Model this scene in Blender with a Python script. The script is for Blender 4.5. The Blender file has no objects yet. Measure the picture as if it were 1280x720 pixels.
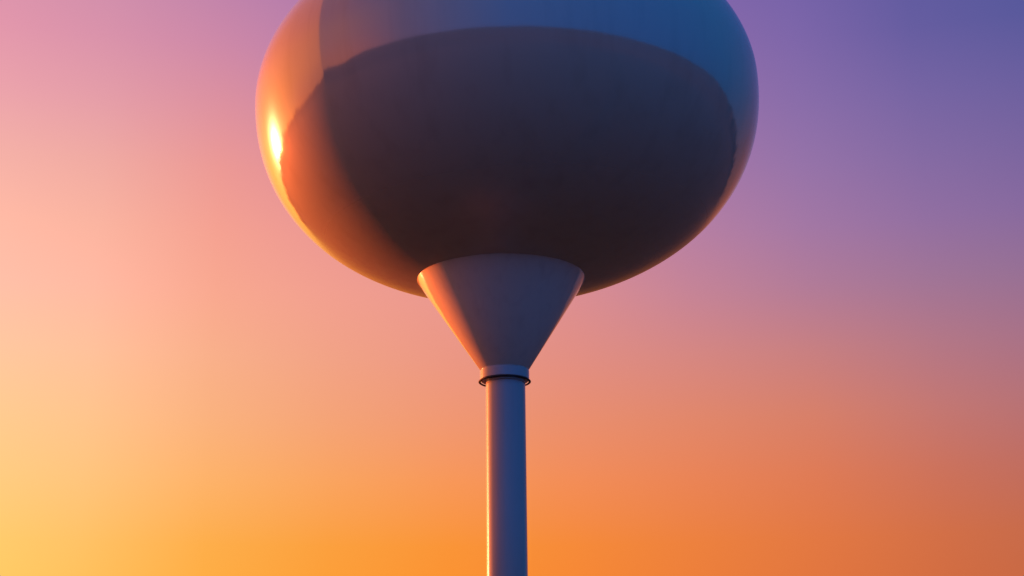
import bpy, bmesh, math, random
from mathutils import Vector, Matrix, noise
random.seed(4)
R_ = math.radians
sc = bpy.context.scene
COL = sc.collection

# ------------------------------------------------------------------ camera
F_PX = 2200.0                       # focal length in pixels of a 1280 px wide picture
PITCH = 17.3
ROLL = 0.55
cam_d = bpy.data.cameras.new("camera")
cam_d.sensor_width = 36.0
cam_d.lens = F_PX / 1280 * 36.0
cam_d.clip_end = 20000
cam = bpy.data.objects.new("camera", cam_d)
COL.objects.link(cam)
cam.matrix_world = (Matrix.Translation((0, 0, 1.6)) @ Matrix.Rotation(R_(90 + PITCH), 4, 'X')
                    @ Matrix.Rotation(R_(-ROLL), 4, 'Z'))
sc.camera = cam

EXPO = 0.9                          # exposed a little long, as at dusk
SUN_AZ, SUN_EL = -49.0, 3.4         # degrees right of the view axis, degrees above the horizon

# ------------------------------------------------------------------ sky
def lin(c):
    return tuple((v / 255 / 12.92) if v / 255 <= .04045 else ((v / 255 + .055) / 1.055) ** 2.4 for v in c)

def az_el(x, y):
    d = Vector((x - 640, 360 - y, -F_PX))
    d = (cam.matrix_world.to_3x3() @ d).normalized()
    return math.degrees(math.atan2(d.x, d.y)), math.degrees(math.asin(d.z))

rows = [0, 120, 240, 360, 480, 600, 716]
seen = {   # sky colours of the evening, from low (right end) to high (left end)
    4:    [(222,148,172),(236,164,172),(251,184,166),(254,193,170),(253,203,152),(254,205,130),(253,204,102)],
    300:  [(191,129,171),(217,141,160),(239,153,146),(247,165,143),(247,173,132),(252,174,102),(252,168,60)],
    580:  [(155,112,172),(180,122,166),(207,134,156),(233,150,144),(235,149,125),(247,149,88),(250,144,45)],
    980:  [(124,100,170),(140,109,170),(159,118,168),(181,124,152),(211,129,116),(225,123,84),(228,118,60)],
    1276: [(88,88,156),(112,97,160),(132,104,160),(154,112,146),(178,113,124),(191,106,92),(199,102,66)],
}
cols = []                           # (azimuth, [(elevation, linear colour)...] rising)
for x, cc in seen.items():
    az = az_el(x, 360)[0]
    ks = []
    for y, c in zip(rows, cc):
        a_, e_ = az_el(x, y)
        th = math.hypot((a_ - SUN_AZ) * math.cos(R_(e_)), e_ - SUN_EL)
        g_ = 2.6 * math.exp(-th / 11); c = lin(c)      # the sun's own glow is added further on
        ks.append((e_, (c[0] - g_ if c[0] < .98 else c[0], c[1] - .17 * g_ - .002, c[2] - .006)))
    cols.append([az, ks[::-1]])
def ext(i, low, high):              # what lies below and above the seen strip
    cols[i][1] = low + cols[i][1] + high
ext(0, [(-1, (1.15, .56, .06)), (4, (1.1, .60, .09))],  [(32, (.42, .24, .42)), (42, (.22, .18, .42)), (65, (.06, .13, .36)), (90, (.006, .11, .36))])
ext(1, [(-1, (1.05, .38, .02)), (4, (1.0, .38, .03))],  [(32, (.27, .17, .41)), (42, (.14, .15, .40)), (65, (.04, .12, .36)), (90, (.006, .11, .36))])
ext(2, [(-1, (.95, .24, .01)), (4, (.96, .25, .015))],  [(32, (.18, .13, .39)), (42, (.09, .12, .37)), (65, (.03, .11, .34)), (90, (.006, .11, .36))])
ext(3, [(-1, (.60, .13, .03)), (4, (.66, .15, .035))],   [(32, (.10, .10, .36)), (42, (.05, .10, .35)), (65, (.03, .11, .34)), (90, (.006, .11, .36))])
ext(4, [(-1, (.34, .09, .06)), (4, (.42, .10, .05))],   [(32, (.06, .09, .34)), (42, (.04, .10, .34)), (65, (.03, .11, .34)), (90, (.006, .11, .36))])
sunk = [(-1, (2.6, 1.0, .10)), (4, (3.0, 1.5, .30)), (9, (2.0, .95, .16)), (15, (1.4, .6, .14)), (22, (1.05, .4, .18)),
        (32, (.75, .22, .12)), (45, (.4, .14, .20)), (65, (.06, .13, .36)), (90, (.006, .11, .36))]
cols.append([SUN_AZ, sunk])
cols.append([-78, [(-1, (1.6, .34, .04)), (6, (1.5, .38, .10)), (14, (1.6, .42, .06)), (24, (1.4, .34, .07)), (40, (.7, .17, .14)), (65, (.12, .12, .28)), (90, (.006, .11, .36))]])
cols.append([-105, [(-1, (1.1, .22, .10)), (8, (1.5, .32, .12)), (20, (1.1, .30, .22)), (40, (.4, .16, .30)), (65, (.03, .12, .35)), (90, (.006, .11, .36))]])
cols.append([-138, [(-1, (.38, .16, .26)), (10, (.32, .20, .42)), (25, (.22, .19, .48)), (50, (.05, .13, .4)), (90, (.006, .11, .36))]])
back = [(-1, (.06, .15, .44)), (10, (.015, .21, .90)), (25, (.0, .21, .90)), (50, (.01, .14, .48)), (90, (.006, .11, .36))]
cols.append([-181, back])
cols.append([35, [(-1, (.30, .09, .06)), (8, (.24, .09, .12)), (18, (.12, .09, .26)), (32, (.04, .10, .36)), (60, (.02, .11, .36)), (90, (.006, .11, .36))]])
cols.append([70, [(-1, (.04, .10, .28)), (12, (.0, .13, .46)), (30, (.005, .15, .52)), (60, (.01, .13, .42)), (90, (.006, .11, .36))]])
cols.append([120, [(-1, (.03, .13, .44)), (12, (.0, .17, .80)), (30, (.0, .18, .82)), (60, (.005, .14, .46)), (90, (.006, .11, .36))]])
cols.append([181, back])
cols.sort(key=lambda c: c[0])

def cubic(ts, vs, t):               # monotone cubic through knots
    n = len(ts)
    if t <= ts[0]: return vs[0]
    if t >= ts[-1]: return vs[-1]
    i = max(j for j in range(n - 1) if ts[j] <= t)
    d = [(vs[j + 1] - vs[j]) / (ts[j + 1] - ts[j]) for j in range(n - 1)]
    def m(j):
        if j == 0: return d[0]
        if j == n - 1: return d[-1]
        return 0 if d[j - 1] * d[j] <= 0 else 2 * d[j - 1] * d[j] / (d[j - 1] + d[j])
    h = ts[i + 1] - ts[i]; s = (t - ts[i]) / h
    return ((2*s**3 - 3*s**2 + 1) * vs[i] + (s**3 - 2*s**2 + s) * h * m(i)
            + (-2*s**3 + 3*s**2) * vs[i + 1] + (s**3 - s**2) * h * m(i + 1))

def sky_rgb(az, el):
    out = []
    for k in range(3):
        vals = [cubic([p[0] for p in c[1]], [p[1][k] for p in c[1]], el) for c in cols]
        out.append(max(0.0, cubic([c[0] for c in cols], vals, az)))
    return tuple(out)

w = bpy.data.worlds.new("World"); sc.world = w; w.use_nodes = True
nt = w.node_tree; N = nt.nodes; L = nt.links
N.clear()
def mth(nt, op, a, b=None, **kw):
    n = nt.nodes.new("ShaderNodeMath"); n.operation = op
    for i, v in enumerate((a, b)):
        if v is None: continue
        if isinstance(v, (int, float)): n.inputs[i].default_value = v
        else: nt.links.new(v, n.inputs[i])
    return n.outputs[0]
tc = N.new("ShaderNodeTexCoord"); sep = N.new("ShaderNodeSeparateXYZ")
L.new(tc.outputs["Generated"], sep.inputs[0])
el = mth(nt, 'MULTIPLY', mth(nt, 'ARCSINE', sep.outputs[2]), 180 / math.pi)
az = mth(nt, 'MULTIPLY', mth(nt, 'ARCTAN2', sep.outputs[0], sep.outputs[1]), 180 / math.pi)
ELS = [-1, 1, 3, 5, 7, 9, 11, 13, 15, 17, 19, 21, 23, 25, 27, 29.5, 33, 38, 45, 55, 70, 90]
mr = N.new("ShaderNodeMapRange"); mr.inputs[1].default_value = -1; mr.inputs[2].default_value = 90
L.new(el, mr.inputs[0])
AZS = [-180, -155, -135, -115, -103, -90, -78, -66, -56, -50, -44, -34, -26, -18, -14, -10, -6, -2, 2, 6, 10, 14, 18, 26, 35, 50, 70, 95, 120, 150, 180]
prev = None
for i, a in enumerate(AZS):
    cr = N.new("ShaderNodeValToRGB"); e = cr.color_ramp; e.interpolation = 'LINEAR'
    while len(e.elements) < len(ELS): e.elements.new(0.5)
    for j, v in enumerate(ELS):
        e.elements[j].position = (v + 1) / 91
    for j, v in enumerate(ELS):
        c = sky_rgb(a, v)
        e.elements[j].color = (*[q / 3.2 for q in c], 1)
    L.new(mr.outputs[0], cr.inputs[0])
    if prev is None:
        prev = cr.outputs[0]
    else:
        m = N.new("ShaderNodeMapRange"); m.inputs[1].default_value = AZS[i - 1]; m.inputs[2].default_value = a
        L.new(az, m.inputs[0])
        mx = N.new("ShaderNodeMix"); mx.data_type = 'RGBA'
        L.new(m.outputs[0], mx.inputs[0]); L.new(prev, mx.inputs[6]); L.new(cr.outputs[0], mx.inputs[7])
        prev = mx.outputs[2]
# the clear-air sky below the coloured dusk glow
nish = N.new("ShaderNodeTexSky"); nish.sky_type = 'NISHITA'; nish.sun_disc = False
nish.sun_elevation = R_(SUN_EL); nish.sun_rotation = R_(SUN_AZ)
nish.air_density = 1.0; nish.dust_density = 0.5
bg1 = N.new("ShaderNodeBackground"); bg1.inputs[1].default_value = 3.2 / 2 ** EXPO
bg2 = N.new("ShaderNodeBackground"); bg2.inputs[1].default_value = 0.002
# bright air round the sun
toS = (math.sin(R_(SUN_AZ)) * math.cos(R_(SUN_EL + 1)), math.cos(R_(SUN_AZ)) * math.cos(R_(SUN_EL + 1)), math.sin(R_(SUN_EL + 1)))
dp = N.new("ShaderNodeVectorMath"); dp.operation = 'DOT_PRODUCT'; dp.inputs[1].default_value = toS
L.new(tc.outputs["Generated"], dp.inputs[0])
ang = mth(nt, 'MULTIPLY', mth(nt, 'ARCCOSINE', mth(nt, 'MINIMUM', dp.outputs["Value"], .99999)), 180 / math.pi)
def glow(width, col, k):
    g = mth(nt, 'MULTIPLY', mth(nt, 'EXPONENT', mth(nt, 'MULTIPLY', ang, -1 / width)), k / 2 ** EXPO)
    b = N.new("ShaderNodeBackground"); b.inputs[0].default_value = (*col, 1)
    nt.links.new(g, b.inputs[1]); return b.outputs[0]
a1 = N.new("ShaderNodeAddShader")
L.new(glow(2.2, (1.0, .64, .27), 125.0), a1.inputs[0]); L.new(glow(11, (1.0, .17, .005), 2.6), a1.inputs[1])
a2 = N.new("ShaderNodeAddShader")
add = N.new("ShaderNodeAddShader"); out = N.new("ShaderNodeOutputWorld")
L.new(prev, bg1.inputs[0]); L.new(nish.outputs[0], bg2.inputs[0])
L.new(bg1.outputs[0], add.inputs[0]); L.new(bg2.outputs[0], add.inputs[1]); L.new(add.outputs[0], a2.inputs[0]); L.new(a1.outputs[0], a2.inputs[1]); L.new(a2.outputs[0], out.inputs[0])

# ------------------------------------------------------------------ sun
sd = bpy.data.lights.new("sun", 'SUN'); sd.energy = 3.8; sd.angle = R_(0.55); sd.color = (1.0, .085, 0.0)
so = bpy.data.objects.new("sun", sd); COL.objects.link(so)
to_sun = Vector((math.sin(R_(SUN_AZ)) * math.cos(R_(SUN_EL)), math.cos(R_(SUN_AZ)) * math.cos(R_(SUN_EL)), math.sin(R_(SUN_EL))))
so.rotation_euler = to_sun.to_track_quat('Z', 'Y').to_euler()

# ------------------------------------------------------------------ materials
def paint_mat(name, base, dirt, coat_rough=.06, scale=1.0, ior=2.0, under=False):
    m = bpy.data.materials.new(name); m.use_nodes = True
    t = m.node_tree; n = t.nodes; l = t.links
    b = n["Principled BSDF"]
    b.inputs["Roughness"].default_value = .6
    b.inputs["Specular IOR Level"].default_value = .15
    b.inputs["Coat Weight"].default_value = 1.0
    b.inputs["Coat Roughness"].default_value = coat_rough
    b.inputs["Coat IOR"].default_value = ior
    tc = n.new("ShaderNodeTexCoord")
    mp = n.new("ShaderNodeMapping"); mp.inputs["Scale"].default_value = (scale, scale, .09 * scale)
    l.new(tc.outputs["Object"], mp.inputs[0])
    st = n.new("ShaderNodeTexNoise"); st.inputs["Scale"].default_value = 1.6; st.inputs["Detail"].default_value = 6
    l.new(mp.outputs[0], st.inputs["Vector"])
    bl = n.new("ShaderNodeTexNoise"); bl.inputs["Scale"].default_value = .35; bl.inputs["Detail"].default_value = 5
    l.new(tc.outputs["Object"], bl.inputs["Vector"])
    r1 = n.new("ShaderNodeMapRange"); r1.inputs[1].default_value = .5; r1.inputs[2].default_value = .8
    r1.inputs[3].default_value = 0; r1.inputs[4].default_value = .45
    l.new(st.outputs[0], r1.inputs[0])
    mx = n.new("ShaderNodeMix"); mx.data_type = 'RGBA'
    mx.inputs[6].default_value = (*base, 1); mx.inputs[7].default_value = (*dirt, 1)
    l.new(r1.outputs[0], mx.inputs[0]); l.new(mx.outputs[2], b.inputs["Base Color"])
    r2 = n.new("ShaderNodeMapRange"); r2.inputs[3].default_value = coat_rough * .7; r2.inputs[4].default_value = coat_rough * 1.5
    l.new(bl.outputs[0], r2.inputs[0]); l.new(r2.outputs[0], b.inputs["Coat Roughness"])
    if under:                       # dull, chalky paint round the bottom of the bowl
        sp = n.new("ShaderNodeSeparateXYZ"); l.new(tc.outputs["Object"], sp.inputs[0])
        r3 = n.new("ShaderNodeMapRange"); r3.inputs[1].default_value = 22.5; r3.interpolation_type = "SMOOTHSTEP"; r3.inputs[2].default_value = 21.3
        r3.inputs[3].default_value = 0; r3.inputs[4].default_value = .26
        l.new(sp.outputs[2], r3.inputs[0])
        l.new(mth(t, 'ADD', r2.outputs[0], r3.outputs[0]), b.inputs["Coat Roughness"])
    bp = n.new("ShaderNodeBump"); bp.inputs["Strength"].default_value = .12; bp.inputs["Distance"].default_value = .02
    l.new(st.outputs[0], bp.inputs["Height"])
    l.new(bp.outputs[0], b.inputs["Normal"]); l.new(bp.outputs[0], b.inputs["Coat Normal"])
    return m
M_tank = paint_mat("tank_paint", (.52, .50, .39), (.40, .36, .27), .078, under=True)
M_cone = paint_mat("cone_paint", (.72, .72, .60), (.56, .54, .44), .08, 2.0, 1.75)
M_shaft = paint_mat("shaft_paint", (.42, .41, .36), (.30, .29, .24), .13, 2.0, 1.68)
def plain(name, col, rough):
    m = bpy.data.materials.new(name); m.use_nodes = True
    t = m.node_tree; b = t.nodes["Principled BSDF"]; b.inputs["Roughness"].default_value = rough
    ns = t.nodes.new("ShaderNodeTexNoise"); ns.inputs["Scale"].default_value = .6; ns.inputs["Detail"].default_value = 8
    tc = t.nodes.new("ShaderNodeTexCoord"); t.links.new(tc.outputs["Object"], ns.inputs["Vector"])
    mx = t.nodes.new("ShaderNodeMix"); mx.data_type = 'RGBA'
    mx.inputs[6].default_value = (*[c * .7 for c in col], 1); mx.inputs[7].default_value = (*[c * 1.3 for c in col], 1)
    t.links.new(ns.outputs[0], mx.inputs[0]); t.links.new(mx.outputs[2], b.inputs["Base Color"])
    return m
M_ring = plain("dark_steel", (.015, .014, .014), .7)
M_ground = plain("grass_ground", (.044, .060, .034), 1.0)
M_hill = plain("wooded_hill", (.028, .032, .02), 1.0)

# ------------------------------------------------------------------ tower
def new_obj(name, bm, mat, parent=None, smooth=True):
    me = bpy.data.meshes.new(name); bm.to_mesh(me); bm.free()
    if smooth:
        for p in me.polygons: p.use_smooth = True
    me.materials.append(mat)
    o = bpy.data.objects.new(name, me); COL.objects.link(o)
    if parent: o.parent = parent
    return o

def lathe(profile, seg=256, sharp_deg=25, rfun=None, cx=lambda z: 0.0, angles=None):
    """profile: (r, z) from bottom to top; sharp rings where it turns hard"""
    bm = bmesh.new()
    if angles is None: angles = [2 * math.pi * k / seg for k in range(seg)]
    rings = []
    for (r, z) in profile:
        if r < 1e-6:
            rings.append([bm.verts.new((cx(z), 0, z))])
        else:
            row = []
            for k, a in enumerate(angles):
                rr = r + (rfun(k, a, r, z) if rfun else 0)
                row.append(bm.verts.new((cx(z) + rr * math.cos(a), rr * math.sin(a), z)))
            rings.append(row)
    n = len(angles)
    for i in range(len(rings) - 1):
        A, B = rings[i], rings[i + 1]
        for k in range(n):
            k2 = (k + 1) % n
            if len(A) == 1 and len(B) == 1: continue
            if len(A) == 1: bm.faces.new((A[0], B[k2], B[k]))
            elif len(B) == 1: bm.faces.new((A[k], A[k2], B[0]))
            else: bm.faces.new((A[k], A[k2], B[k2], B[k]))
    bm.normal_update()
    for e in bm.edges:
        if len(e.link_faces) == 2 and e.calc_face_angle(0) > R_(sharp_deg): e.smooth = False
    return bm

TX, TY = -0.25, 58.2
tower = bpy.data.objects.new("water_tower", None); COL.objects.link(tower)
tower.location = (TX, TY, 0)
tower["label"] = "tall pale water tower with a wide glossy bulging tank on a cone and slim shaft"
tower["category"] = "water tower"

# tank: flattened spheroid, fuller than an ellipse below its widest line
RT, CD, CU, ZT = 8.93, 6.78, 5.9, 26.55
ND = 2.2
prof = []
for i in range(73):
    t = -math.pi / 2 + math.pi / 2 * i / 72
    prof.append((RT * abs(math.cos(t)) ** (2 / ND), ZT - CD * abs(math.sin(t)) ** (2 / ND)))
prof[0] = (0, ZT - CD)
for i in range(1, 49):
    t = math.pi / 2 * i / 48
    prof.append((RT * math.cos(t), ZT + CU * math.sin(t)))
prof[-1] = (0, ZT + CU)
# one tall vertical plate lap in the shell
SEAM = math.pi + R_(48)
NS = 320
angs = sorted([2 * math.pi * k / NS for k in range(NS)] + [])
angs = [a for a in angs if abs(a - SEAM) > .012] + [SEAM - .0006, SEAM + .0006]
angs.sort()
def lap(k, a, r, z):
    d = SEAM - a
    if d < -R_(6) or d > R_(10): return 0
    f = (1 - d / R_(10)) ** 2 if d >= 0 else (1 + d / R_(6)) ** 2
    zf = min(1, max(0, (z - (ZT - 2.0)) / 1.2))
    zf *= min(1, max(0, (ZT + CU - z) / 3))
    return .045 * f * zf
tank = new_obj("tank", lathe(prof, rfun=lap, angles=angs, sharp_deg=35), M_tank, tower)
tank.location = (.14, 0, 0)
tilt = Matrix.Translation((0.14, 0, ZT)) @ Matrix.Rotation(R_(-3.1), 4, 'Y') @ Matrix.Translation((0, 0, -ZT))
tank.matrix_local = tilt

# cone that carries the tank
ZC0, ZC1 = 16.77, 20.06
def cone_cx(z): return -.10 * min(1, max(0, (z - ZC0) / (ZC1 - ZC0))) - .03
cprof = [(.79, ZC0 + .0), (.82, ZC0 + .02), (2.91, ZC1 - .06), (2.925, ZC1 + .04), (2.90, ZC1 + .05), (1.2, ZC1 - .2)]
cone = new_obj("support_cone", lathe(cprof, 192, cx=cone_cx), M_cone, tower)
# band under the cone
bprof = [(.60, 16.41), (.80, 16.41), (.84, 16.44), (.84, 16.75), (.825, 16.78), (.6, 16.78)]
band = new_obj("neck_band", lathe(bprof, 128, cx=lambda z: -.03), M_shaft, tower)
# dark ring
bm = bmesh.new()
nr, rt, RR = 96, .042, .855
vs = [[bm.verts.new(((RR + rt * math.cos(p)) * math.cos(a) - .03, (RR + rt * math.cos(p)) * math.sin(a), 16.38 + rt * .65 * math.sin(p)))
       for p in [2 * math.pi * q / 12 for q in range(12)]] for a in [2 * math.pi * q / nr for q in range(nr)]]
for i in range(nr):
    for j in range(12):
        bm.faces.new((vs[i][j], vs[(i + 1) % nr][j], vs[(i + 1) % nr][(j + 1) % 12], vs[i][(j + 1) % 12]))
bm.normal_update()
ring = new_obj("collar_ring", bm, M_ring, tower)
# shaft with its flared foot
sprof = [(3.4, -.3), (3.4, .0)] + [(.69 + 2.7 * (1 - i / 14) ** 2.2, 6.5 * i / 14) for i in range(15)] + [(.685, 9), (.678, 12), (.672, 16.6)]
shaft = new_obj("shaft", lathe(sprof, 128), M_shaft, tower)

# ------------------------------------------------------------------ land
bm = bmesh.new()
rr = [0, 20, 60, 120, 250, 500, 900, 1500, 2500, 4500, 9000]
ng = 96
prevr = None
for r in rr:
    if r == 0: cur = [bm.verts.new((0, 58, 0))]
    else: cur = [bm.verts.new((r * math.cos(2 * math.pi * k / ng), 58 + r * math.sin(2 * math.pi * k / ng), 0)) for k in range(ng)]
    if prevr:
        for k in range(ng):
            if len(prevr) == 1: bm.faces.new((prevr[0], cur[k], cur[(k + 1) % ng]))
            else: bm.faces.new((prevr[k], cur[k], cur[(k + 1) % ng], prevr[(k + 1) % ng]))
    prevr = cur
g = new_obj("ground", bm, M_ground, None, False); g["kind"] = "structure"
# wooded hills round the horizon, uneven crest
bm = bmesh.new()
nh = 2400
rowsv = []
for (r, f) in ((1150, -.05), (1350, .5), (1600, 1.0), (2100, .4), (2600, -.05)):
    row = []
    for k in range(nh):
        a = 2 * math.pi * k / nh
        p = Vector((math.cos(a), math.sin(a), 0))
        h = 62 + 12 * noise.noise(p * 3) + 5 * noise.noise(p * 11)
        side = math.degrees(math.acos(max(-1, min(1, p.x * math.sin(R_(SUN_AZ)) + p.y * math.cos(R_(SUN_AZ))))))
        far = min(1, max(0, (side - 30) / 42)); far = far * far * (3 - 2 * far) * min(1, max(0, (.8 - p.y) / .6))
        h = h * (.75 + .25 * far) + 190 * far + (1 - far) * (34 * noise.noise(p * 20) + 50 * noise.noise(p * 47) + 46 * noise.noise(p * 90))
        jag = 9 * abs(noise.noise(p * 55)) + 10 * noise.noise(p * 150) if f >= .5 else 0
        row.append(bm.verts.new((r * p.x, 58 + r * p.y, h * f + jag * f)))
    rowsv.append(row)
for i in range(4):
    for k in range(nh):
        k2 = (k + 1) % nh
        bm.faces.new((rowsv[i][k], rowsv[i + 1][k], rowsv[i + 1][k2], rowsv[i][k2]))
bm.normal_update()
h = new_obj("hills", bm, M_hill, None, False); h["kind"] = "structure"

# ------------------------------------------------------------------ output
sc.render.engine = 'CYCLES'
sc.view_settings.view_transform = 'Standard'
sc.view_settings.look = 'None'
sc.view_settings.exposure = EXPO
sc.view_settings.gamma = 1
sc.view_settings.use_curve_mapping = False
sc.cycles.use_denoising = True
sc.cycles.max_bounces = 6
sc.cycles.sample_clamp_indirect = 10
